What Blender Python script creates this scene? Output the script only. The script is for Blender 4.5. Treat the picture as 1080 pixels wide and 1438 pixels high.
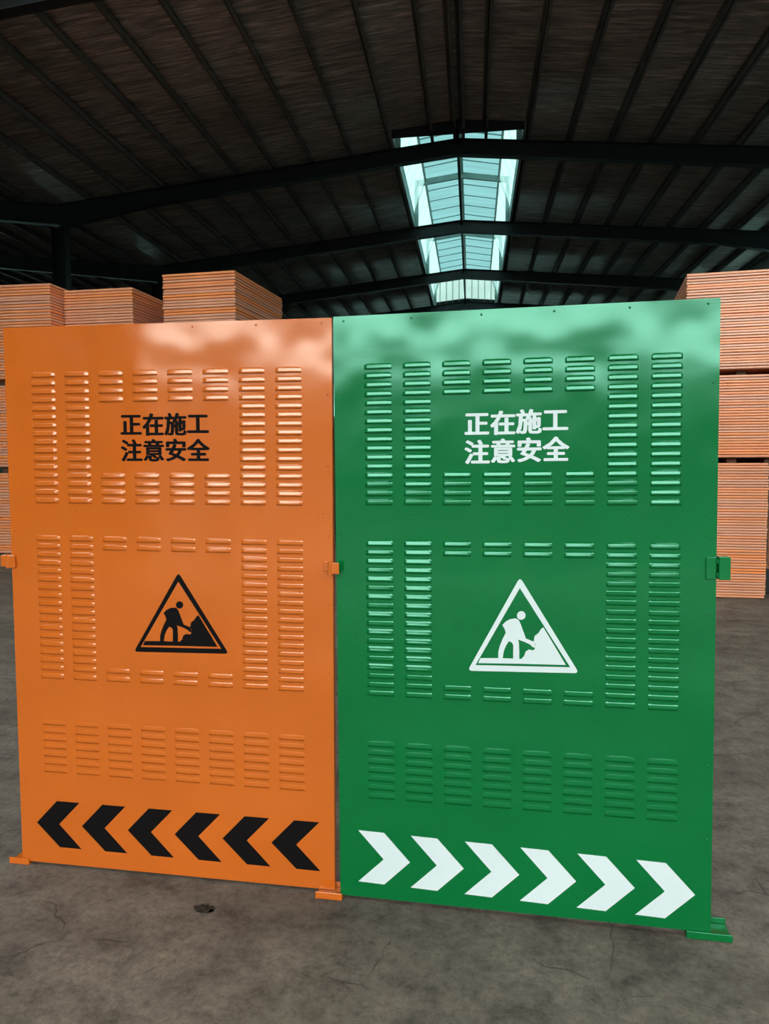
import bpy, bmesh, math, random
from mathutils import Vector, Matrix

random.seed(7)
scn = bpy.context.scene
for o in list(bpy.data.objects):
    bpy.data.objects.remove(o)
COL = scn.collection

# ------------------------------------------------------------------ camera
F_PX, PITCH, YAW, ROLL, CAM_H = 1067.86, -0.0628, -0.1155, -0.0014, 1.5177
cam = bpy.data.cameras.new("camera")
cam.sensor_fit = 'HORIZONTAL'
cam.sensor_width = 36.0
cam.lens = 36.0 * F_PX / 1080.0
cam.clip_end = 500
cam_o = bpy.data.objects.new("camera", cam)
COL.objects.link(cam_o)
_cy, _sy, _cp, _sp = math.cos(YAW), math.sin(YAW), math.cos(PITCH), math.sin(PITCH)
fwd = Vector((_sy * _cp, _cy * _cp, _sp))
rgt = Vector((_cy, -_sy, 0))
upv = rgt.cross(fwd)
r2 = rgt * math.cos(ROLL) + upv * math.sin(ROLL)
u2 = -rgt * math.sin(ROLL) + upv * math.cos(ROLL)
M = Matrix((r2, u2, -fwd)).transposed().to_4x4()
M.translation = Vector((0, 0, CAM_H))
cam_o.matrix_world = M
scn.camera = cam_o

# ------------------------------------------------------------------ world: even overcast daylight
SKY = 10.0
w = bpy.data.worlds.new("overcast_sky")
scn.world = w
w.use_nodes = True
w.node_tree.nodes["Background"].inputs[0].default_value = (0.93, 1.0, 1.0, 1)
w.node_tree.nodes["Background"].inputs[1].default_value = SKY
scn.view_settings.view_transform = 'Standard'
scn.view_settings.look = 'None'
scn.view_settings.gamma = 1.0
scn.view_settings.use_curve_mapping = False
scn.view_settings.exposure = 0.0

# the open doorway the daylight comes through (a sky portal: guides sampling, adds no light)
FRONT_Y, DOOR_X0, DOOR_X1, DOOR_H = -9.0, -7.4, 9.3, 7.7
def portal(name, loc, rot, sx, sy):
    l = bpy.data.lights.new(name, 'AREA')
    l.shape = 'RECTANGLE'
    l.size, l.size_y = sx, sy
    l.cycles.is_portal = True
    o = bpy.data.objects.new(name, l)
    o.location, o.rotation_euler = loc, rot
    COL.objects.link(o)
for st in (-3.6, 0.9, 3.0, 6.2, 8.2):  # sampling portals under the added roof strips
    portal("added_strip_portal", (-5.45, st + .5, 8.86), (0, math.radians(-6.4), 0), 7.2, 1.0)
    portal("added_strip_portal", (4.8, st + .5, 8.98), (0, math.radians(4.2), 0), 7.4, 1.0)
portal("doorway_daylight", ((DOOR_X0 + DOOR_X1) / 2, FRONT_Y - 0.2, DOOR_H / 2), (math.radians(90), 0, 0),
       DOOR_X1 - DOOR_X0, DOOR_H)

# ------------------------------------------------------------------ materials
def node_mat(name):
    m = bpy.data.materials.new(name)
    m.use_nodes = True
    nt = m.node_tree
    return m, nt, nt.nodes["Principled BSDF"]

def N(nt, t, **kw):
    n = nt.nodes.new(t)
    for k, v in kw.items():
        setattr(n, k, v)
    return n

def ramp(nt, fac, stops):
    r = N(nt, "ShaderNodeValToRGB")
    while len(r.color_ramp.elements) < len(stops):
        r.color_ramp.elements.new(0.5)
    for e, (p, c) in zip(r.color_ramp.elements, stops):
        e.position = p
        e.color = (*c, 1) if len(c) == 3 else c
    nt.links.new(fac, r.inputs[0])
    return r.outputs[0]

def paint(name, col, rough=0.3, var=0.12, wave=0.25, wave_scale=3.0, grain=0.0, spec=0.5, rand=0.0, tint=None):
    """powder coat: slight colour drift, gentle sheet waviness, orange peel"""
    m, nt, b = node_mat(name)
    L = nt.links.new
    tc = N(nt, "ShaderNodeTexCoord")
    n1 = N(nt, "ShaderNodeTexNoise")
    n1.inputs["Scale"].default_value = 2.3
    n1.inputs["Detail"].default_value = 5
    L(tc.outputs["Object"], n1.inputs["Vector"])
    lo = tuple(c * (1 - var) for c in col)
    hi = tuple(min(1, c * (1 + var)) for c in col)
    c = ramp(nt, n1.outputs["Fac"], [(0.3, lo), (0.7, hi)])
    if rand:
        oi = N(nt, "ShaderNodeObjectInfo")
        hs = N(nt, "ShaderNodeHueSaturation")
        mr = N(nt, "ShaderNodeMapRange")
        mr.inputs["To Min"].default_value = 1 - rand
        mr.inputs["To Max"].default_value = 1 + rand
        L(oi.outputs["Random"], mr.inputs["Value"])
        L(mr.outputs[0], hs.inputs["Value"])
        mr2 = N(nt, "ShaderNodeMapRange")
        mr2.inputs["To Min"].default_value = 0.82
        mr2.inputs["To Max"].default_value = 1.08
        L(oi.outputs["Random"], mr2.inputs["Value"])
        L(mr2.outputs[0], hs.inputs["Saturation"])
        L(c, hs.inputs["Color"])
        c = hs.outputs[0]
    L(c, b.inputs["Base Color"])
    b.inputs["Roughness"].default_value = rough
    b.inputs["Specular IOR Level"].default_value = spec
    if tint:
        b.inputs["Specular Tint"].default_value = (*tint, 1)
    n2 = N(nt, "ShaderNodeTexNoise")
    n2.inputs["Scale"].default_value = wave_scale
    n2.inputs["Detail"].default_value = 2
    L(tc.outputs["Object"], n2.inputs["Vector"])
    bp = N(nt, "ShaderNodeBump")
    bp.inputs["Strength"].default_value = 1.0
    bp.inputs["Distance"].default_value = wave
    L(n2.outputs["Fac"], bp.inputs["Height"])
    last = bp
    if grain:
        n3 = N(nt, "ShaderNodeTexNoise")
        n3.inputs["Scale"].default_value = 260
        L(tc.outputs["Object"], n3.inputs["Vector"])
        b2 = N(nt, "ShaderNodeBump")
        b2.inputs["Strength"].default_value = 1.0
        b2.inputs["Distance"].default_value = grain
        L(n3.outputs["Fac"], b2.inputs["Height"])
        L(bp.outputs[0], b2.inputs["Normal"])
        last = b2
    L(last.outputs[0], b.inputs["Normal"])
    return m

M_ORANGE = paint("orange_powder_coat", (0.53, 0.112, 0.010), 0.15, 0.05, 0.017, 2.4, 0.00008, spec=1.0, tint=(1, .84, .70))
M_GREEN = paint("green_powder_coat", (0.0003, 0.122, 0.025), 0.15, 0.06, 0.017, 2.4, 0.00008, spec=0.85, tint=(.45, 1, .78))
M_BLACK = paint("black_vinyl", (0.003, 0.002, 0.002), 0.75, 0.1, 0.002, 6, spec=0.12)
M_WHITE = paint("white_vinyl", (0.57, 0.64, 0.63), 0.5, 0.03, 0.002, 6)
M_STACK = paint("stacked_orange_paint", (0.95, 0.34, 0.145), 0.24, 0.08, 0.006, 3, rand=0.12, spec=0.8, tint=(1, .86, .74))
M_STEEL = paint("dark_steel_paint", (0.016, 0.018, 0.02), 0.45, 0.25, 0.004, 4, spec=0.35)
M_PURLIN = paint("dull_galvanised", (0.13, 0.118, 0.11), 0.42, 0.25, 0.004, 8, spec=0.5)
M_CURB = paint("curb_grey_green", (0.26, 0.36, 0.34), 0.5, 0.15, 0.003, 6)
M_WOOD = paint("skid_timber", (0.16, 0.10, 0.06), 0.8, 0.3, 0.004, 9, spec=0.2)
M_WALL = paint("wall_cladding", (0.22, 0.24, 0.23), 0.6, 0.1, 0.004, 3)
M_ASPHALT = paint("yard_asphalt", (0.02, 0.02, 0.02), 0.9, 0.2, 0.004, 30, spec=0.2)
M_SHED = paint("workshop_cladding", (0.025, 0.027, 0.028), 0.7, 0.1, 0.004, 3)
M_RUST = paint("brown_mesh_paint", (0.30, 0.12, 0.05), 0.6, 0.2, 0.002, 20)
M_DIRT = paint("dark_dirt", (0.03, 0.022, 0.016), 0.95, 0.4, 0.004, 90, spec=0.1)

def foil_mat():
    m, nt, b = node_mat("wrinkled_insulation_foil")
    L = nt.links.new
    tc = N(nt, "ShaderNodeTexCoord")
    mp = N(nt, "ShaderNodeMapping")
    mp.inputs["Scale"].default_value = (0.9, 9.0, 1.0)
    L(tc.outputs["Object"], mp.inputs["Vector"])
    n1 = N(nt, "ShaderNodeTexNoise")
    n1.inputs["Scale"].default_value = 1.6
    n1.inputs["Detail"].default_value = 7
    n1.inputs["Roughness"].default_value = 0.65
    n1.inputs["Distortion"].default_value = 0.6
    L(mp.outputs[0], n1.inputs["Vector"])
    n2 = N(nt, "ShaderNodeTexNoise")
    n2.inputs["Scale"].default_value = 0.5
    n2.inputs["Detail"].default_value = 3
    L(tc.outputs["Object"], n2.inputs["Vector"])
    c1 = ramp(nt, n2.outputs["Fac"], [(0.3, (0.5, 0.415, 0.37)), (0.7, (0.8, 0.68, 0.62))])
    c2 = ramp(nt, n1.outputs["Fac"], [(0.40, (0.35, 0.35, 0.35)), (0.55, (0.75, 0.75, 0.75)), (0.66, (1.3, 1.3, 1.3))])  # wrinkle shade and glints put into the colour, following the bump
    mx = N(nt, "ShaderNodeMix", data_type='RGBA', blend_type='MULTIPLY')
    mx.inputs[0].default_value = 1
    L(c1, mx.inputs[6]); L(c2, mx.inputs[7])
    L(mx.outputs[2], b.inputs["Base Color"])
    b.inputs["Metallic"].default_value = 0.3
    b.inputs["Roughness"].default_value = 0.28
    bp = N(nt, "ShaderNodeBump")
    bp.inputs["Strength"].default_value = 1.0
    bp.inputs["Distance"].default_value = 0.06
    L(n1.outputs["Fac"], bp.inputs["Height"])
    L(bp.outputs[0], b.inputs["Normal"])
    return m
M_FOIL = foil_mat()

def floor_mat():
    m, nt, b = node_mat("worn_concrete")
    L = nt.links.new
    tc = N(nt, "ShaderNodeTexCoord")
    def noise(scale, detail, rough=0.55, dist=0.0):
        n = N(nt, "ShaderNodeTexNoise")
        n.inputs["Scale"].default_value = scale
        n.inputs["Detail"].default_value = detail
        n.inputs["Roughness"].default_value = rough
        n.inputs["Distortion"].default_value = dist
        L(tc.outputs["Object"], n.inputs["Vector"])
        return n.outputs["Fac"]
    big = ramp(nt, noise(1.3, 8, 0.62, 0.0), [(0.3, (0.082, 0.065, 0.051)), (0.7, (0.163, 0.132, 0.106))])
    mid = ramp(nt, noise(6, 10, 0.75, 0.15), [(0.32, (0.35, 0.33, 0.31)), (0.5, (0.9, 0.89, 0.88)), (0.70, (1.3, 1.26, 1.2))])
    mix = N(nt, "ShaderNodeMix", data_type='RGBA', blend_type='MULTIPLY')
    mix.inputs[0].default_value = 1
    L(big, mix.inputs[6]); L(mid, mix.inputs[7])
    fine = ramp(nt, noise(38, 8, 0.8), [(0.33, (0.55, 0.53, 0.51)), (0.5, (1, 1, 1)), (0.68, (1.3, 1.28, 1.25))])
    mix0 = mix
    mix = N(nt, "ShaderNodeMix", data_type='RGBA', blend_type='MULTIPLY')
    mix.inputs[0].default_value = 1
    L(mix0.outputs[2], mix.inputs[6]); L(fine, mix.inputs[7])
    # short hairline cracks
    nd = N(nt, "ShaderNodeTexNoise")
    nd.inputs["Scale"].default_value = 5
    nd.inputs["Detail"].default_value = 6
    L(tc.outputs["Object"], nd.inputs["Vector"])
    va = N(nt, "ShaderNodeMix", data_type='RGBA')
    va.inputs[0].default_value = 0.12
    L(tc.outputs["Object"], va.inputs[6]); L(nd.outputs["Color"], va.inputs[7])
    vo = N(nt, "ShaderNodeTexVoronoi", feature='DISTANCE_TO_EDGE')
    vo.inputs["Scale"].default_value = 1.9
    L(va.outputs[2], vo.inputs["Vector"])
    crack = ramp(nt, vo.outputs["Distance"], [(0.0, (1, 1, 1)), (0.007, (0, 0, 0))])
    mask = ramp(nt, noise(2.3, 4, 0.6), [(0.49, (0, 0, 0)), (0.56, (1, 1, 1))])
    cm = N(nt, "ShaderNodeMix", data_type='RGBA', blend_type='MULTIPLY')
    cm.inputs[0].default_value = 1
    L(crack, cm.inputs[6]); L(mask, cm.inputs[7])
    # dark spatter specks
    sp = ramp(nt, noise(42, 4, 0.7), [(0.66, (0, 0, 0)), (0.72, (1, 1, 1))])
    spm = ramp(nt, noise(1.7, 3), [(0.5, (0, 0, 0)), (0.62, (0.7, 0.7, 0.7))])
    s2 = N(nt, "ShaderNodeMix", data_type='RGBA', blend_type='MULTIPLY')
    s2.inputs[0].default_value = 1
    L(sp, s2.inputs[6]); L(spm, s2.inputs[7])
    mx = N(nt, "ShaderNodeMix", data_type='RGBA', blend_type='ADD')
    mx.inputs[0].default_value = 1
    L(cm.outputs[2], mx.inputs[6]); L(s2.outputs[2], mx.inputs[7])
    fin = N(nt, "ShaderNodeMix", data_type='RGBA')
    L(mx.outputs[2], fin.inputs[0])
    L(mix.outputs[2], fin.inputs[6])
    fin.inputs[7].default_value = (0.03, 0.024, 0.018, 1)
    L(fin.outputs[2], b.inputs["Base Color"])
    b.inputs["Roughness"].default_value = 0.72
    b.inputs["Specular IOR Level"].default_value = 0.3
    bp = N(nt, "ShaderNodeBump")
    bp.inputs["Distance"].default_value = 0.006
    L(noise(16, 10, 0.7), bp.inputs["Height"])
    L(bp.outputs[0], b.inputs["Normal"])
    return m
M_FLOOR = floor_mat()

def sheet_pane(name, tint, clear):
    """grimy fibreglass skylight sheet: diffuses daylight, a little is clear"""
    m = bpy.data.materials.new(name)
    m.use_nodes = True
    nt = m.node_tree
    nt.nodes.clear()
    L = nt.links.new
    out = N(nt, "ShaderNodeOutputMaterial")
    tr = N(nt, "ShaderNodeBsdfTranslucent")
    tp = N(nt, "ShaderNodeBsdfTransparent")
    ad = N(nt, "ShaderNodeAddShader")
    tc = N(nt, "ShaderNodeTexCoord")
    mp = N(nt, "ShaderNodeMapping")
    mp.inputs["Scale"].default_value = (0.6, 6, 1)
    n = N(nt, "ShaderNodeTexNoise")
    n.inputs["Scale"].default_value = 1.2
    L(tc.outputs["Object"], mp.inputs[0]); L(mp.outputs[0], n.inputs["Vector"])
    tint = tuple(t ** .5 for t in tint)              # light crosses both faces of the sheet
    clear = tuple(t ** .5 for t in clear)
    c = ramp(nt, n.outputs["Fac"], [(0.3, tuple(t * 0.92 for t in tint)), (0.7, tuple(t * 1.08 for t in tint))])
    L(c, tr.inputs[0])
    tp.inputs[0].default_value = (*clear, 1)
    L(tr.outputs[0], ad.inputs[0]); L(tp.outputs[0], ad.inputs[1]); L(ad.outputs[0], out.inputs[0])
    return m
M_PANE = sheet_pane("teal_roof_sheet", (0.015, 0.033, 0.033), (0.003, 0.006, 0.006))
M_SIDE = sheet_pane("clear_side_sheet", (0.014, 0.024, 0.022), (0.036, 0.064, 0.059))
M_STRIP = sheet_pane("added_strip_sheet", (0.10, 0.11, 0.11), (0.24, 0.26, 0.26))  # only for the roof strips added as extra light
M_END = sheet_pane("pale_end_sheet", (0.045, 0.07, 0.06), (0.008, 0.011, 0.011))

# ------------------------------------------------------------------ mesh helpers
class MB:
    def __init__(s):
        s.v, s.f = [], []
    def hull8(s, p):
        """p: 4 points of one end, then the matching 4 of the other end"""
        b = len(s.v)
        s.v += [tuple(q) for q in p]
        for f in ((3, 2, 1, 0), (4, 5, 6, 7), (0, 1, 5, 4), (1, 2, 6, 5), (2, 3, 7, 6), (3, 0, 4, 7)):
            s.f.append(tuple(b + i for i in f))
        return s
    def box(s, x0, x1, y0, y1, z0, z1):
        return s.hull8([(x0, y0, z0), (x1, y0, z0), (x1, y1, z0), (x0, y1, z0),
                        (x0, y0, z1), (x1, y0, z1), (x1, y1, z1), (x0, y1, z1)])
    def quad(s, a, b, c, d):
        n = len(s.v)
        s.v += [tuple(a), tuple(b), tuple(c), tuple(d)]
        s.f.append((n, n + 1, n + 2, n + 3))
        return s
    def prism(s, pts, y0, y1):
        """outline in (x, z), extruded from y0 (front) to y1"""
        n, k = len(s.v), len(pts)
        s.v += [(x, y0, z) for x, z in pts] + [(x, y1, z) for x, z in pts]
        s.f.append(tuple(range(n, n + k)))
        s.f.append(tuple(range(n + 2 * k - 1, n + k - 1, -1)))
        for i in range(k):
            j = (i + 1) % k
            s.f.append((n + i, n + k + i, n + k + j, n + j))
        return s
    def mesh(s, name, mat, smooth=False, bevel=0.0):
        me = bpy.data.meshes.new(name)
        me.from_pydata(s.v, [], s.f)
        bm = bmesh.new()
        bm.from_mesh(me)
        bmesh.ops.recalc_face_normals(bm, faces=bm.faces)
        if bevel:
            bmesh.ops.bevel(bm, geom=bm.edges[:], offset=bevel, segments=1, affect='EDGES')
        bm.to_mesh(me)
        bm.free()
        me.materials.append(mat)
        if smooth:
            me.shade_smooth()
        return me
    def build(s, name, mat, parent=None, smooth=False, bevel=0.0):
        return link(name, s.mesh(name, mat, smooth, bevel), parent)

def link(name, data, parent=None, loc=None):
    o = bpy.data.objects.new(name, data)
    COL.objects.link(o)
    if parent:
        o.parent = parent
    if loc:
        o.location = loc
    return o

def tag(o, label=None, cat=None, group=None, kind=None):
    if label: o["label"] = label
    if cat: o["category"] = cat
    if group: o["group"] = group
    if kind: o["kind"] = kind
    return o

def empty(name, loc=(0, 0, 0)):
    o = bpy.data.objects.new(name, None)
    o.empty_display_size = 0.1
    COL.objects.link(o)
    o.location = loc
    return o

# ------------------------------------------------------------------ hall
RX, RZ = -0.39, 9.10                 # main ridge (top of rafters)
SL, SR = 0.112, 0.074                # roof slopes either side of the ridge
VX, EX = -10.3, 9.7                  # valley column row, right wall
LRX, LX = -20.2, -30.1               # ridge and outer wall of the next span
BACK_Y = 60.0
BAYS = [-7.4, -1.3, 4.75, 10.7] + [18.4 + 5.97 * k for k in range(7)]
PUR_H = 0.17
def zr(x):                           # top of rafter at x
    if x >= RX: return RZ - SR * (x - RX)
    if x >= VX: return RZ - SL * (RX - x)
    zv = RZ - SL * (RX - VX)
    if x >= LRX: return zv + 0.10 * (VX - x)
    return zv + 0.10 * (VX - LRX) - 0.10 * (LRX - x)
def zs(x): return zr(x) + PUR_H + 0.01

fl = MB().quad((LX - .1, FRONT_Y, 0), (EX + .1, FRONT_Y, 0), (EX + .1, BACK_Y + .1, 0), (LX - .1, BACK_Y + .1, 0)).build("floor", M_FLOOR)
tag(fl, "grey-brown worn concrete floor with stains and hairline cracks", "floor", kind="structure")

yd = MB().quad((-60, -60, -.01), (60, -60, -.01), (60, FRONT_Y, -.01), (-60, FRONT_Y, -.01)).build("yard_ground", M_ASPHALT)
tag(yd, "dark asphalt yard outside the open doorway", "ground", kind="structure")

ceil = empty("ceiling")
tag(ceil, "dark foil-lined pitched roof with rows of purlins", "ceiling", kind="structure")
SKY0, SKY1, SKW = 17.75, 36.7, 1.5   # ridge skylight
def sheet(x0, x1, y0, y1):
    m = MB()
    m.hull8([(x0, y0, zs(x0)), (x1, y0, zs(x1)), (x1, y1, zs(x1)), (x0, y1, zs(x0)),
             (x0, y0, zs(x0) + .06), (x1, y0, zs(x1) + .06), (x1, y1, zs(x1) + .06), (x0, y1, zs(x0) + .06)])
    m.build("roof_sheet", M_FOIL, ceil)
YA = FRONT_Y
for (a, b) in ((LX, LRX), (LRX, VX)):
    sheet(a, b, YA, BACK_Y)
STRIPS = (-3.6, 0.9, 3.0, 6.2, 8.2)                      # unseen strips added in both slopes to brighten the stacks and floor
SW = 1.0
sx = ((VX + 1.2, RX - SKW), (RX + SKW, EX - 1.2))
sheet(VX, VX + 1.2, YA, BACK_Y)
sheet(EX - 1.2, EX, YA, BACK_Y)
added_strips = empty("added_roof_strips")
tag(added_strips, "translucent strips added out of view in the roof to brighten the stacks", "skylight", kind="structure")
for a, b in sx:
    y_ = YA
    for st in STRIPS:
        sheet(a, b, y_, st)
        m = MB()
        m.hull8([(a, st, zs(a) + .02), (b, st, zs(b) + .02), (b, st + SW, zs(b) + .02), (a, st + SW, zs(a) + .02),
                 (a, st, zs(a) + .03), (b, st, zs(b) + .03), (b, st + SW, zs(b) + .03), (a, st + SW, zs(a) + .03)])
        m.build("pane", M_STRIP, added_strips)
        y_ = st + SW
    sheet(a, b, y_, BACK_Y)
for (a, b) in ((RX - SKW, RX), (RX, RX + SKW)):
    sheet(a, b, YA, SKY0)
    sheet(a, b, SKY1, BACK_Y)
# purlins (lipped channels lying on the rafters)
def purlin(x, y0, y1):
    z = zr(x)
    m = MB()
    m.box(x - .008, x + .008, y0, y1, z + .002, z + PUR_H)
    m.box(x - .008, x + .065, y0, y1, z + .002, z + .014)
    m.box(x - .065, x + .008, y0, y1, z + PUR_H - .012, z + PUR_H)
    m.box(x + .053, x + .065, y0, y1, z + .014, z + .035)
    m.build("purlin", M_PURLIN, ceil)
for d in (0.62, 1.58, 2.55, 3.5, 4.43, 5.36, 6.3, 7.25, 8.2, 9.15):
    for sgn in (-1, 1):
        if d == 0.62:
            purlin(RX + sgn * d, YA, 18.35)
            purlin(RX + sgn * d, 36.8, BACK_Y)
        else:
            purlin(RX + sgn * d, YA, BACK_Y)
for d in (-.10, .10):                                # pair at the ridge
    purlin(RX + d, YA, 18.35)
    purlin(RX + d, 36.8, BACK_Y)
purlin(EX - .12, YA, BACK_Y)
k = VX - 0.75
while k > LX:
    purlin(k, YA, BACK_Y)
    k -= 0.95

# ridge skylight (raised monitor with open-looking sides)
mon = empty("window_1", (RX, SKY0, RZ))
tag(mon, "long raised ridge skylight with teal sheets glowing above the rafters", "skylight", kind="structure")
def mpart(mb, name, mat):
    o = mb.build(name, mat)
    o.parent = mon
    o.matrix_parent_inverse = Matrix.Translation((-RX, -SKY0, -RZ))
    return o
MH, MHR = 1.30, 1.48                 # eaves and ridge of the monitor above the rafters
for sgn in (-1, 1):
    x = RX + sgn * SKW
    z = zr(x)
    mpart(MB().box(x - .03, x + .03, SKY0, SKY1, z + .01, z + .42), "curb", M_CURB)
    xt = RX + sgn * 1.14                                 # the sides lean in to a narrower roof
    mpart(MB().box(xt - .035, xt + .035, SKY0, SKY1, RZ + MH - .08, RZ + MH), "eaves_rail", M_CURB)
    ys = [SKY0] + [y for y in BAYS if SKY0 < y < SKY1] + [SKY1]
    for y0, y1 in zip(ys[:-1], ys[1:]):
        nseg = 1 if y1 - y0 < 2 else 6
        for i in range(nseg):
            a = y0 + (y1 - y0) * i / nseg + .002
            b = y0 + (y1 - y0) * (i + 1) / nseg - .002
            if b - a < .1: continue
            mpart(MB().hull8([(x - .006, a, z + .42), (x + .006, a, z + .42), (xt + .006, a, RZ + MH - .04), (xt - .006, a, RZ + MH - .04),
                              (x - .006, b, z + .42), (x + .006, b, z + .42), (xt + .006, b, RZ + MH - .04), (xt - .006, b, RZ + MH - .04)]),
                  "side_pane", M_SIDE)
            m = MB()
            x0, x1 = RX + sgn * .03, xt
            m.hull8([(x0, a, RZ + MHR), (x1, a, RZ + MH), (x1, b, RZ + MH), (x0, b, RZ + MHR),
                     (x0, a, RZ + MHR + .004), (x1, a, RZ + MH + .004), (x1, b, RZ + MH + .004), (x0, b, RZ + MHR + .004)])
            mpart(m, "roof_pane", M_PANE)
            if i:
                m = MB()
                m.hull8([(x0, a - .007, RZ + MHR - .03), (x1, a - .007, RZ + MH - .03), (x1, a + .007, RZ + MH - .03), (x0, a + .007, RZ + MHR - .03),
                         (x0, a - .007, RZ + MHR - .002), (x1, a - .007, RZ + MH - .002), (x1, a + .007, RZ + MH - .002), (x0, a + .007, RZ + MHR - .002)])
                mpart(m, "rib", M_CURB)
for y in [y for y in BAYS if SKY0 < y < SKY1 + 1]:
    for sgn in (-1, 1):
        x = RX + sgn * (SKW - .09)
        mpart(MB().box(x - .06, x + .06, y - .05, y + .05, zr(x), RZ + MH - .02), "post", M_CURB)
        mpart(MB().hull8([(RX, y - .05, RZ + MHR - .19), (RX, y + .05, RZ + MHR - .19), (RX, y + .05, RZ + MHR - .02), (RX, y - .05, RZ + MHR - .02),
                          (x, y - .05, RZ + MH - .20), (x, y + .05, RZ + MH - .20), (x, y + .05, RZ + MH - .03), (x, y - .05, RZ + MH - .03)]),
              "hoop_beam", M_CURB)
mpart(MB().box(RX - .035, RX + .035, SKY0, SKY1, RZ - .14, RZ - .03), "ridge_tie", M_STEEL)
mpart(MB().box(RX - .04, RX + .04, SKY0, SKY1, RZ + MHR - .09, RZ + MHR + .01), "ridge_rail", M_CURB)
for i in range(10):
    w_ = 2 * SKW / 10
    x0 = RX - SKW + i * w_
    xm = x0 + w_ / 2
    zt = RZ + MHR - (MHR - MH) * abs(xm - RX) / SKW
    mpart(MB().box(x0 + .012, x0 + w_ - .012, SKY1 - .01, SKY1, zr(xm), zt), "end_pane", M_END)
    zt0 = RZ + MHR - (MHR - MH) * abs(x0 - RX) / SKW
    mpart(MB().box(x0 - .012, x0 + .012, SKY1 - .02, SKY1 + .01, zr(x0), zt0), "mullion", M_CURB)
mpart(MB().prism([(RX - SKW, zr(RX - SKW)), (RX + SKW, zr(RX + SKW)), (RX + SKW, RZ + MH), (RX, RZ + MHR), (RX - SKW, RZ + MH)],
                 SKY0, SKY0 + .01), "near_gable", M_STEEL)

# steel frames
def ibeam(parent, name, x0, t0, b0, x1, t1, b1, y, fw=.11):
    """tapered I-section from x0 to x1 in the plane Y = y"""
    m = MB()
    def bar(za0, zb0, za1, zb1, hw):
        m.hull8([(x0, y - hw, za0), (x0, y + hw, za0), (x0, y + hw, zb0), (x0, y - hw, zb0),
                 (x1, y - hw, za1), (x1, y + hw, za1), (x1, y + hw, zb1), (x1, y - hw, zb1)])
    bar(t0 - .016, t0, t1 - .016, t1, fw)
    bar(b0, b0 + .016, b1, b1 + .016, fw)
    bar(b0 + .016, t0 - .016, b1 + .016, t1 - .016, .006)
    m.build(name, M_STEEL, parent)
def hcolumn(parent, x, y, h, d=.36, wdt=.26):
    m = MB()
    m.box(x - d / 2, x - d / 2 + .016, y - wdt / 2, y + wdt / 2, 0.02, h)
    m.box(x + d / 2 - .016, x + d / 2, y - wdt / 2, y + wdt / 2, 0.02, h)
    m.box(x - d / 2 + .016, x + d / 2 - .016, y - .006, y + .006, 0.02, h)
    m.box(x - d / 2 - .06, x + d / 2 + .06, y - wdt / 2 - .06, y + wdt / 2 + .06, 0.001, 0.02)
    m.build("column", M_STEEL, parent)
for y in BAYS:
    fr = empty("steel_frame", (0, 0, 0))
    tag(fr, "dark steel portal frame of rafters and columns under the roof", "steel frame", "roof frames along the hall", kind="structure")
    zv = zr(VX)
    c = .002
    ibeam(fr, "rafter", RX, RZ - c, RZ - .36, VX + 2.4, zr(VX + 2.4) - c, zr(VX + 2.4) - .38, y)
    ibeam(fr, "rafter", VX + 2.4, zr(VX + 2.4) - c, zr(VX + 2.4) - .38, VX, zv - c, zv - .58, y)
    ibeam(fr, "rafter", RX, RZ - c, RZ - .36, EX - 2.4, zr(EX - 2.4) - c, zr(EX - 2.4) - .42, y)
    ibeam(fr, "rafter", EX - 2.4, zr(EX - 2.4) - c, zr(EX - 2.4) - .42, EX - .2, zr(EX - .2) - c, zr(EX - .2) - .62, y)
    ibeam(fr, "rafter", VX, zv - c, zv - .5, LRX, zr(LRX) - c, zr(LRX) - .38, y)
    ibeam(fr, "rafter", LRX, zr(LRX) - c, zr(LRX) - .38, LX + .2, zr(LX) - c, zr(LX) - .5, y)
    hcolumn(fr, VX, y, zv - .55)
    hcolumn(fr, EX - .35, y, zr(EX) - .5)
    hcolumn(fr, LX + .35, y, zr(LX) - .45)
    m = MB()                                            # apex end plates
    m.box(RX - .016, RX + .016, y - .11, y + .11, RZ - .40, RZ - .003)
    m.build("apex_plate", M_STEEL, fr)

# walls
def wall_panel(name, parts, label):
    m = MB()
    for p in parts:
        m.box(*p)
    o = m.build(name, M_WALL)
    tag(o, label, "wall", kind="structure")
TOPZ = 9.9
wall_panel("wall_front", [(LX - .1, DOOR_X0, FRONT_Y - .1, FRONT_Y - .002, 0, TOPZ), (DOOR_X1, EX + .1, FRONT_Y - .1, FRONT_Y - .002, 0, TOPZ),
                          (DOOR_X0, DOOR_X1, FRONT_Y - .1, FRONT_Y - .002, DOOR_H, TOPZ)], "grey clad front wall with a wide open doorway")
wall_panel("wall_left", [(LX - .1, LX - .002, FRONT_Y, BACK_Y, 0, 4.6), (LX - .1, LX - .002, FRONT_Y, BACK_Y, 6.6, TOPZ)],
           "grey clad far side wall with a long window strip")
wall_panel("wall_right", [(EX + .002, EX + .1, FRONT_Y, BACK_Y, 0, 7.1), (EX + .002, EX + .1, FRONT_Y, BACK_Y, 7.75, TOPZ)],
           "grey clad side wall with a narrow window strip under the eaves")
wall_panel("wall_back", [(LX - .1, EX + .1, BACK_Y + .002, BACK_Y + .1, 0, 5.3), (LX - .1, EX + .1, BACK_Y + .002, BACK_Y + .1, 7.9, TOPZ + .6)],
           "grey clad end wall with a band of windows")
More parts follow.
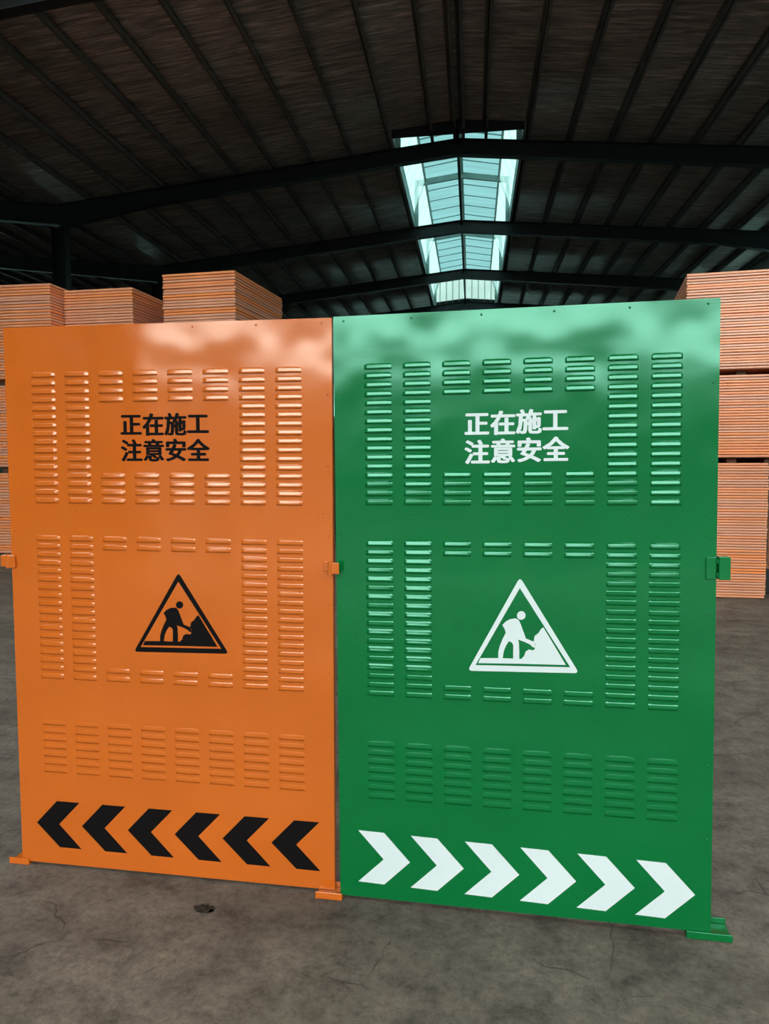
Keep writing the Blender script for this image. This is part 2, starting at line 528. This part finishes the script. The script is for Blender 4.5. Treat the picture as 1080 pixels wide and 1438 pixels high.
def strip_window(name, axis, c, lo, hi, z0, z1, step, label):
    w_o = empty(name, (0, 0, 0))
    tag(w_o, label, "window", kind="structure")
    a = lo
    while a < hi - .1:
        b = min(a + step, hi)
        m, f = MB(), MB()
        if axis == 'x':
            m.box(c - .004, c + .004, a + .03, b - .03, z0, z1)
            f.box(c - .03, c + .03, a - .03, a + .03, z0, z1)
        else:
            m.box(a + .03, b - .03, c - .004, c + .004, z0, z1)
            f.box(a - .03, a + .03, c - .03, c + .03, z0, z1)
        m.build("pane", M_SIDE, w_o)
        f.build("mullion", M_CURB, w_o)
        a = b
strip_window("window_2", 'x', LX - .05, FRONT_Y, BACK_Y, 4.6, 6.6, 5.97, "long strip of daylight panes in the far side wall")
strip_window("window_3", 'x', EX + .05, FRONT_Y, BACK_Y, 7.1, 7.75, 5.97, "narrow strip of daylight panes under the eaves")
strip_window("window_4", 'y', BACK_Y + .05, LX, EX, 5.3, 7.9, 2.5, "band of daylight panes across the end wall")
# workshop across the yard, seen only in the gloss of the panels
yb = empty("workshop_building", (0, -37, 0))
tag(yb, "long grey workshop building across the yard outside the doorway", "building")
MB().box(-45, 45, -6, 0, 0, 8.2).build("wall", M_SHED, yb)
MB().hull8([(-45.5, -6.5, 8.2), (-45.5, .5, 8.2), (-45.5, .5, 8.35), (-45.5, -6.5, 8.7),
            (45.5, -6.5, 8.2), (45.5, .5, 8.2), (45.5, .5, 8.35), (45.5, -6.5, 8.7)]).build("roof", M_STEEL, yb)

# ------------------------------------------------------------------ fence panels
PW, PH = 1.22, 2.0
COLS = [0.1045 + 0.1309 * i for i in range(8)]
LW = 0.093
PITCH_L = 0.0302
SLOTS = []                                              # (column, lip height)
for r in range(16):
    for c_ in range(8):
        if not (2 <= c_ <= 5 and 4 <= r <= 11):
            SLOTS.append((c_, 1.820 - PITCH_L * r, 'A', r))
for r in range(18):
    for c_ in range(8):
        if not (2 <= c_ <= 5 and 2 <= r <= 15):
            SLOTS.append((c_, 1.228 - PITCH_L * r, 'B', r))
for r in range(7):
    for c_ in range(8):
        SLOTS.append((c_, 0.536 - PITCH_L * r, 'C', r))

def louver_mesh(mat, tilt, D, name="louver"):
    """pressed hood: open lip at the bottom, rounded shoulders and ends. origin at the lip's left end"""
    H = 0.0205
    us = [0, .035, .09, .16, .5, .84, .91, .965, 1]
    hs = [0, .55, .88, 1, 1, 1, .88, .55, 0]
    fall = min(.75, math.tan(tilt) * H * .70 / D)
    vs = [(0, 1.0), (.35, 1 - fall / 2), (.70, 1 - fall), (.77, (1 - fall) * .92), (.88, (1 - fall) * .5), (1.0, 0.0)]
    m = MB()
    for vz, g in vs:
        for u, h in zip(us, hs):
            zz = vz * H * (0.72 + .28 * h) if vz > 0 else 0
            m.v.append((u * LW, -D * g * h - .0002, zz))
    nu = len(us)
    for j in range(len(vs) - 1):
        for i in range(nu - 1):
            m.f.append((j * nu + i, j * nu + i + 1, (j + 1) * nu + i + 1, (j + 1) * nu + i))
    n = len(m.v)                                        # turned-in edge of the lip
    for u, h in zip(us, hs):
        m.v.append((u * LW, min(-D * h + .0016, -.0001), 0.0006))
    for i in range(nu - 1):
        m.f.append((n + i, n + i + 1, i + 1, i))
    me = m.mesh(name, mat, smooth=True)
    return me

def affine3(src, dst):
    (x0, y0), (x1, y1), (x2, y2) = src
    det = (x1 - x0) * (y2 - y0) - (x2 - x0) * (y1 - y0)
    def f(p):
        a = ((p[0] - x0) * (y2 - y0) - (x2 - x0) * (p[1] - y0)) / det
        b = ((x1 - x0) * (p[1] - y0) - (p[0] - x0) * (y1 - y0)) / det
        return tuple(dst[0][i] + a * (dst[1][i] - dst[0][i]) + b * (dst[2][i] - dst[0][i]) for i in (0, 1))
    return f

def round_corners(pts, r, n=4):
    out = []
    k = len(pts)
    for i in range(k):
        p, a, b = Vector(pts[i]), Vector(pts[i - 1]), Vector(pts[(i + 1) % k])
        da, db = (a - p).normalized(), (b - p).normalized()
        for j in range(n + 1):
            t = j / n
            q = (p + da * r) * (1 - t) ** 2 + p * 2 * t * (1 - t) + (p + db * r) * t ** 2
            out.append(tuple(q))
    return out

def glyph_mesh(ch, size, mat):
    cu = bpy.data.curves.new("lettering", 'FONT')
    cu.body = ch
    cu.size = size
    cu.align_x = 'LEFT'
    cu.extrude = 0.0002
    cu.resolution_u = 2
    tmp = bpy.data.objects.new("lettering_source", cu)
    COL.objects.link(tmp)
    dg = bpy.context.evaluated_depsgraph_get()
    me = bpy.data.meshes.new_from_object(tmp.evaluated_get(dg))
    bpy.data.objects.remove(tmp)
    xs = [v.co.x for v in me.vertices]
    ys = [v.co.y for v in me.vertices]
    cx, cyy = (min(xs) + max(xs)) / 2, (min(ys) + max(ys)) / 2
    for v in me.vertices:
        x, y, z = v.co
        v.co = (x - cx, -z - .0004, y - cyy)
    bm = bmesh.new()                                     # thicken the strokes: overlaid shifted outlines
    q = .040 * size
    for step, (dx, dz) in enumerate(((q, 0), (-q, 0), (0, q * .55), (0, -q * .55), (q * .7, q * .4), (-q * .7, q * .4), (q * .7, -q * .4), (-q * .7, -q * .4))):
        nb = len(bm.verts)
        bm.from_mesh(me)
        bm.verts.ensure_lookup_table()
        for v in bm.verts[nb:]:
            v.co.x += dx
            v.co.z += dz
            v.co.y -= .00008 * (step + 1)
    bm.to_mesh(me)
    bm.free()
    me.name = "lettering"
    me.materials.clear()
    me.materials.append(mat)
    return me, (max(xs) - min(xs), max(ys) - min(ys))

def fence_panel(name, pose, mat, ink, label, text, tri, arrows, foot_k, tilts, bulges):
    x, y, a, lean, kk = pose
    e = Vector((math.cos(a), math.sin(a), 0))
    nn = Vector((-math.sin(a), math.cos(a), 0))
    up = Vector((0, 0, math.cos(lean))) + nn * math.sin(lean)
    e, up = e * math.cos(kk) + up * math.sin(kk), up * math.cos(kk) - e * math.sin(kk)
    back = up.cross(e)
    root = empty(name)
    Mx = Matrix((e, back, up)).transposed().to_4x4()
    Mx.translation = Vector((x, y, 0.012))
    root.matrix_world = Mx
    tag(root, label, "fence panel")
    # --- sheet with a real slot behind every louver
    us, vs = {0.0, PW}, {0.0, PH}
    for c0 in COLS:
        us |= {round(c0 + .004, 5), round(c0 + LW - .004, 5)}
    holes = set()
    for c_, lip, _, _ in SLOTS:
        vs |= {round(lip + .0006, 5), round(lip + .0125, 5)}
    for t in (.04, .3, .6, .9, 1.25, 1.3, 1.87, 1.93):
        vs.add(t)
    us, vs = sorted(us), sorted(vs)
    for c_, lip, _, _ in SLOTS:
        holes.add((us.index(round(COLS[c_] + .004, 5)), vs.index(round(lip + .0006, 5))))
    m = MB()
    def wave(u, v):                                     # the thin sheet is not perfectly flat
        s = 0
        for (cu_, cv_, su, sv, h) in bulges:
            s += h * math.exp(-((u - cu_) / su) ** 2 - ((v - cv_) / sv) ** 2)
        return s
    fine_v = [vs[0]]
    nu = len(us)
    for v in vs:
        for u in us:
            m.v.append((u, 0.0, v))
    for j in range(len(vs) - 1):
        for i in range(nu - 1):
            if (i, j) not in holes:
                b = j * nu + i
                m.f.append((b, b + 1, b + nu + 1, b + nu))
    sh = m.build("sheet", mat, root)
    so = sh.modifiers.new("thickness", 'SOLIDIFY')
    so.thickness = 0.0015
    so.offset = 1 if sh.data.polygons[0].normal.y > 0 else -1
    # --- frame behind the sheet
    t = .03
    y0, y1 = .0016, .0316
    for nm, b in (("frame_post", (0, t, y0, y1, 0, PH)), ("frame_post", (PW - t, PW, y0, y1, 0, PH)),
                  ("frame_rail", (t, PW - t, y0, y1, PH - t, PH)), ("frame_rail", (t, PW - t, y0, y1, 0, t)),
                  ("frame_rail", (t, PW - t, y0, y1, 1.285, 1.315)), ("frame_rail", (t, PW - t, y0, y1, .62, .65))):
        MB().box(*b).build(nm, mat, root, bevel=.002)
    # --- louvers
    meshes = [louver_mesh(mat, math.radians(d), D) for d, D in ((2.0, .0030), (5.5, .0042), (7.0, .0042), (11.0, .0046), (2.0, .0017))]
    for c_, lip, blk, r in SLOTS:
        o = link("louver", meshes[tilts(c_, blk, r)], root, (COLS[c_], 0, lip))
    # --- rivets
    rb = bmesh.new()
    bmesh.ops.create_uvsphere(rb, u_segments=8, v_segments=4, radius=.0038)
    for v in rb.verts:
        v.co.y *= .5
    rm = bpy.data.meshes.new("rivet")
    rb.to_mesh(rm); rb.free()
    rm.materials.append(mat); rm.shade_smooth()
    for i in range(6):
        link("rivet", rm, root, (.035 + i * (PW - .07) / 5, -.0015, PH - .016))
        link("rivet", rm, root, (.035 + i * (PW - .07) / 5, -.0015, 1.34))
    for i in range(1, 8):
        for u in (.016, PW - .016):
            link("rivet", rm, root, (u, -.0015, PH - .016 - i * .24))
    # --- lettering
    for row, (s, u0, u1, vc, slope) in enumerate(text):
        for i, ch in enumerate(s):
            me, (gw, gh) = glyph_mesh(ch, (u1 - u0) / 4 * .985, ink)
            uc = u0 + (u1 - u0) * (i + .5) / 4
            link("lettering", me, root, (uc, -.0004, vc + slope * (uc - u0)))
    # --- warning triangle (outline traced in sticker units, mapped on the panel)
    A = affine3([(85, 855), (1015, 875), (520, 80)], tri)
    outer = [A(p) for p in round_corners([(70, 868), (1030, 886), (520, 62)], 42)]
    inner = [(140, 818), (955, 835), (520, 155)]
    inn = []
    for q in inner:
        inn += [A(q)] * 5
    m = MB()
    k = len(outer)
    yf, yb_ = -.0006, -.0001
    n0 = 0
    m.v += [(u, yf, v) for u, v in outer] + [(u, yf, v) for u, v in inn] + [(u, yb_, v) for u, v in outer]
    for i in range(k):
        j = (i + 1) % k
        if inn[i] == inn[j]:
            m.f.append((i, j, k + i))
        else:
            m.f.append((i, j, k + j, k + i))
        m.f.append((i, 2 * k + i, 2 * k + j, j))
    m.build("triangle_border", ink, root)
    def shape(nm, pts, lift=0.0):
        MB().prism([A(p) for p in pts], yf - lift, yb_).build(nm, ink, root)
    shape("worker_figure", [(372, 470), (405, 438), (440, 421), (485, 415), (511, 427), (527, 457), (547, 512), (566, 560), (576, 592),
                            (560, 602), (527, 592), (503, 588), (516, 622), (520, 700), (520, 772), (468, 774), (468, 645), (456, 622), (430, 611),
                            (406, 648), (387, 692), (375, 768), (338, 766), (339, 700), (352, 650), (376, 590), (402, 538), (393, 508)])
    shape("worker_head", [(534 + 37 * math.cos(t * math.pi / 10), 390 + 37 * math.sin(t * math.pi / 10)) for t in range(20)])
    shape("shovel", [(506, 586), (575, 588), (632, 612), (650, 612), (654, 668), (634, 662), (612, 640), (562, 616), (506, 597)], .0001)
    shape("soil_heap", [(520, 800), (548, 752), (562, 742), (574, 702), (602, 684), (636, 690), (652, 684), (656, 640), (645, 602), (651, 566), (680, 545),
                        (690, 532), (702, 510), (724, 494), (918, 816), (540, 806)], .0002)
    shape("ground_bar", [(182, 757), (330, 757), (548, 764), (552, 806), (163, 801)], .0003)
    for pts in arrows:
        MB().prism(pts, -.0006, -.0001).build("arrow", ink, root)
    return root

# shapes of the chevrons, read from the panels
O_ARR = [[(.0656 + .1845 * i + du, .155 + dv) for du, dv in ((0, 0), (.085, .0895), (.1775, .0895), (.092, 0), (.180, -.0895), (.092, -.0895))]
         for i in range(6)]
G_ARR = [[(.248 + .1847 * i + du, .139 - .0039 * i + dv) for du, dv in ((0, 0), (-.0900, .0965), (-.1810, .0985), (-.0920, .0020), (-.1828, -.0845), (-.0908, -.0870))]
         for i in range(6)]
rt = random.Random(3)
def tilt_o(c_, blk, r):
    return 4 if blk == 'C' else rt.choice((1, 1, 2)) if blk == 'A' else rt.choice((0, 0, 1))
def tilt_g(c_, blk, r):
    if blk == 'B' and c_ < 2 and r < 15: return 3 if c_ == 1 else (3, 2)[r % 2]
    if blk == 'B' and (c_ > 5 and r < 4 or r < 2): return rt.choice((1, 2, 2))
    return 4 if blk == 'C' else rt.choice((1, 1, 2)) if blk == 'A' and r < 13 else rt.choice((0, 0, 1))
LINE1, LINE2 = "\u6b63\u5728\u65bd\u5de5", "\u6ce8\u610f\u5b89\u5168"
po = fence_panel("fence_panel", (-1.6965, 2.6337, -.0506, -.0105, -.0026), M_ORANGE, M_BLACK,
                 "tall orange louvered steel fence panel with black lettering and chevrons",
                 [(LINE1, .446, .781, 1.6475, .006), (LINE2, .446, .781, 1.557, .006)],
                 [(.4828, .8335), (.8334, .8402), (.6547, 1.1170)], O_ARR, 0, tilt_o, [])
pg = fence_panel("fence_panel.001", (-.4524, 2.5420, -.0803, .0049, .0086), M_GREEN, M_WHITE,
                 "tall green louvered steel fence panel with white lettering and chevrons",
                 [(LINE1, .438, .7715, 1.631, .028), (LINE2, .438, .7735, 1.540, .028)],
                 [(.4530, .8200), (.8020, .8262), (.6187, 1.1250)], G_ARR, 0, tilt_g, [])

def foot(root, mat, u0, u1, kk, depth0=-.012, depth1=.14):
    zb = -(.012 + (u0 + u1) / 2 * kk) + .001
    m = MB()
    m.box(u0, u1, depth0, depth0 + .006, zb, zb + .024)          # upright flange in front of the sheet
    m.box(u0, u1, depth0 + .006, depth1, zb, zb + .006)          # flat plate under the frame
    m.box(u0, u1, depth1 - .006, depth1, zb + .006, zb + .024)
    m.build("foot", mat, root, bevel=.0015)
foot(po, M_ORANGE, -.050, .032, -.0026, -.010, .08)
foot(po, M_ORANGE, 1.161, 1.2565, -.0026, -.048, .03)
foot(pg, M_GREEN, 1.145, 1.284, .0086, -.010, .09)
def latch(root, mat, plates, pins):
    m = MB()
    for b in plates:
        m.box(*b)
    lo = m.build("latch", mat, root, bevel=.0015)
    for (u, y, v, h) in pins:
        b = bmesh.new()
        bmesh.ops.create_cone(b, cap_ends=True, segments=10, radius1=.007, radius2=.007, depth=h)
        me = bpy.data.meshes.new("latch_pin")
        b.to_mesh(me); b.free()
        me.materials.append(mat)
        link("latch_pin", me, lo, (u, y, v))
latch(po, M_ORANGE, [(-.042, -.014, -.006, -.002, 1.129, 1.172), (-.012, .020, -.012, -.001, 1.126, 1.172), (-.042, .0, .012, .016, 1.129, 1.172)],
      [(-.012, -.006, 1.150, .052)])
latch(po, M_ORANGE, [(1.1865, 1.216, -.004, -.001, 1.142, 1.176), (1.2235, 1.2515, -.046, -.041, 1.139, 1.178), (1.212, 1.216, -.046, -.004, 1.142, 1.176), (1.212, 1.2235, -.046, -.041, 1.145, 1.173)],
      [(1.2195, -.044, 1.158, .046)])
latch(pg, M_GREEN, [(1.188, 1.219, -.006, -.001, 1.136, 1.206), (1.224, 1.258, -.016, -.011, 1.136, 1.208), (1.224, 1.258, .02, .025, 1.136, 1.208),
                    (1.224, 1.258, -.011, .02, 1.203, 1.208)],
      [(1.223, -.006, 1.152, .014), (1.223, -.006, 1.194, .014)])

# ------------------------------------------------------------------ stacks of flat panels
def flat_mesh(wd, ln, pitch):
    h = pitch - .0008
    m = MB()
    m.box(0, wd, 0, ln, h * .22, h)                              # pan with its turned-down rim
    m.box(.03, wd - .03, .03, ln - .03, 0, h * .22)          # return lip set back under it
    return m.mesh("steel_panel", M_STACK, bevel=.0022)
MESH45 = flat_mesh(1.22, 2.05, .0455)
MESH30 = flat_mesh(1.22, 2.05, .0305)
stuff = MB()
def bundle(x, y, a, z0, n, pitch, mesh, label, group, hidden=0, seed=0):
    """n panels lying flat; (x, y) is the near left corner. the lowest `hidden` ones go in the joined mesh"""
    r = random.Random(seed)
    ca, sa = math.cos(a), math.sin(a)
    for i in range(n):
        dx, dy, da = r.gauss(0, .0035), r.gauss(0, .005), r.gauss(0, .0015)
        px = x + dx * ca - dy * sa
        py = y + dx * sa + dy * ca
        z = z0 + i * pitch
        if i < hidden:
            R = Matrix.Translation((px, py, z)) @ Matrix.Rotation(a + da, 4, 'Z')
            b = len(stuff.v)
            stuff.v += [tuple(R @ v.co) for v in mesh.vertices]
            stuff.f += [tuple(b + k for k in p.vertices) for p in mesh.polygons]
        else:
            o = link("steel_panel", mesh, None, (px, py, z))
            o.rotation_euler = (0, 0, a + da)
            lb = label.replace("orange steel panel lying flat in", "topmost orange steel panel of") if i == n - 1 else label
            tag(o, lb, "steel panel", group)
def skids(x, y, a, z0, h, label, group):
    ca, sa = math.cos(a), math.sin(a)
    m = MB().box(-.05, .05, .16, 1.9, 0.001, h - .001).mesh("skid_beam", M_WOOD, bevel=.004)
    for u in (.22, .61, 1.0):
        o = link("skid_beam", m, None, (x + u * ca, y + u * sa, z0))
        o.rotation_euler = (0, 0, a)
        tag(o, label, "skid", group)

def left_stack(x, y, a, tops, label, group, hidden, seed):
    """tops: (bottom z, panel count) for each bundle from the floor up"""
    z = 0
    for b, (gap, n) in enumerate(tops):
        skids(x, y, a, z, gap, "timber skid under a bundle in " + label[0], "skids in " + group)
        z += gap
        nm = ("lowest", "middle", "top")[b]
        bundle(x, y, a, z, n, .0455, MESH45, label[1].replace(" in the ", " in the " + nm + " bundle of the ", 1), nm + " bundle, " + group, hidden[b], seed + b)
        z += n * .0455
    return z
left_stack(-7.92, 11.66, -.05, [(.06, 29), (.10, 29), (.10, 33)],
           ("the stack past the orange fence panel's outer edge", "orange steel panel lying flat in the stack past orange fence"),
           "panels of the outermost orange stack", (0, 0, 0), 10)
left_stack(-6.66, 11.95, -.08, [(.06, 29), (.10, 29), (.10, 32)],
           ("the lower stack between two taller ones", "orange steel panel lying flat in the lower stack between two others"),
           "panels of the low middle stack", (29, 29, 10), 20)
left_stack(-4.86, 11.68, -.11, [(.06, 30), (.10, 30), (.10, 33)],
           ("the tallest stack behind the orange fence panel", "orange steel panel lying flat in the tallest stack behind orange fence"),
           "panels of the tallest stack", (30, 30, 10), 30)
so = stuff.build("hidden_steel_panels", M_STACK)
tag(so, "lower orange steel panels of the two stacks hidden by the fence panels", "steel panel", kind="stuff")
# the stack beside the green fence panel: three bundles, each shifted a little
bundle(2.05, 8.98, -.07, .001, 50, .0305, MESH30, "orange steel panel lying flat in the lowest bundle beside the green fence panel", "lowest bundle by the green panel", 0, 40)
skids(2.30, 8.98, -.12, .001 + 50 * .0305, .06, "timber skid between the lowest and middle bundle beside the green fence panel", "skids under the middle bundle")
bundle(2.30, 8.98, -.12, .061 + 50 * .0305, 30, .0305, MESH30, "orange steel panel lying flat in the middle bundle beside the green fence panel", "middle bundle by the green panel", 0, 50)
z2 = .061 + 80 * .0305
skids(2.36, 8.96, -.15, z2, .06, "timber skid between the middle and top bundle beside the green fence panel", "skids under the top bundle")
bundle(2.36, 8.96, -.15, z2 + .06, 35, .0305, MESH30, "orange steel panel lying flat in the top bundle beside the green fence panel", "top bundle by the green panel", 0, 60)

# ------------------------------------------------------------------ small things on the floor
def clod(x, y, s, label, seed):
    r = random.Random(seed)
    b = bmesh.new()
    bmesh.ops.create_icosphere(b, subdivisions=3, radius=1)
    for v in b.verts:
        k = .45 + r.random() * 1.0
        v.co = (v.co.x * s * 1.6 * k, v.co.y * s * k, max(0, v.co.z * s * .5 * k))
    me = bpy.data.meshes.new("dirt_clod")
    b.to_mesh(me); b.free()
    me.materials.append(M_DIRT)
    o = link("dirt_clod", me, None, (x, y, .0005))
    tag(o, label, "dirt clod")
clod(-.905, 2.42, .020, "dark flat dirt clod on the concrete before the orange fence panel", 1)

# welded mesh panel standing past the stack beside the green panel
mp_ = empty("mesh_panel", (3.36, 9.22, 0))
mp_.rotation_euler = (0, 0, -.07)
tag(mp_, "brown welded mesh panel standing on the floor past the lowest bundle", "mesh panel")
for b in ((0, .03, 0, .03, .001, 1.30), (.87, .90, 0, .03, .001, 1.30)):
    MB().box(*b).build("frame_post", M_RUST, mp_, bevel=.003)
for b in ((.03, .87, 0, .03, 1.27, 1.30), (.03, .87, 0, .03, .30, .33)):
    MB().box(*b).build("frame_rail", M_RUST, mp_, bevel=.003)
MB().box(.03, .87, .008, .014, .03, .30).build("kick_plate", M_STEEL, mp_)
wm = MB()
for i in range(1, 42):
    wm.box(.03 + i * .02 - .004, .03 + i * .02 + .004, .010, .014, .33, 1.27)
for i in range(1, 47):
    wm.box(.03, .87, .014, .018, .33 + i * .02 - .004, .33 + i * .02 + .004)
tag(wm.build("wire_mesh", M_RUST, mp_), kind="stuff")
clod(-1.28, 1.745, .008, "small dark crumb of dirt lying on open concrete", 2)
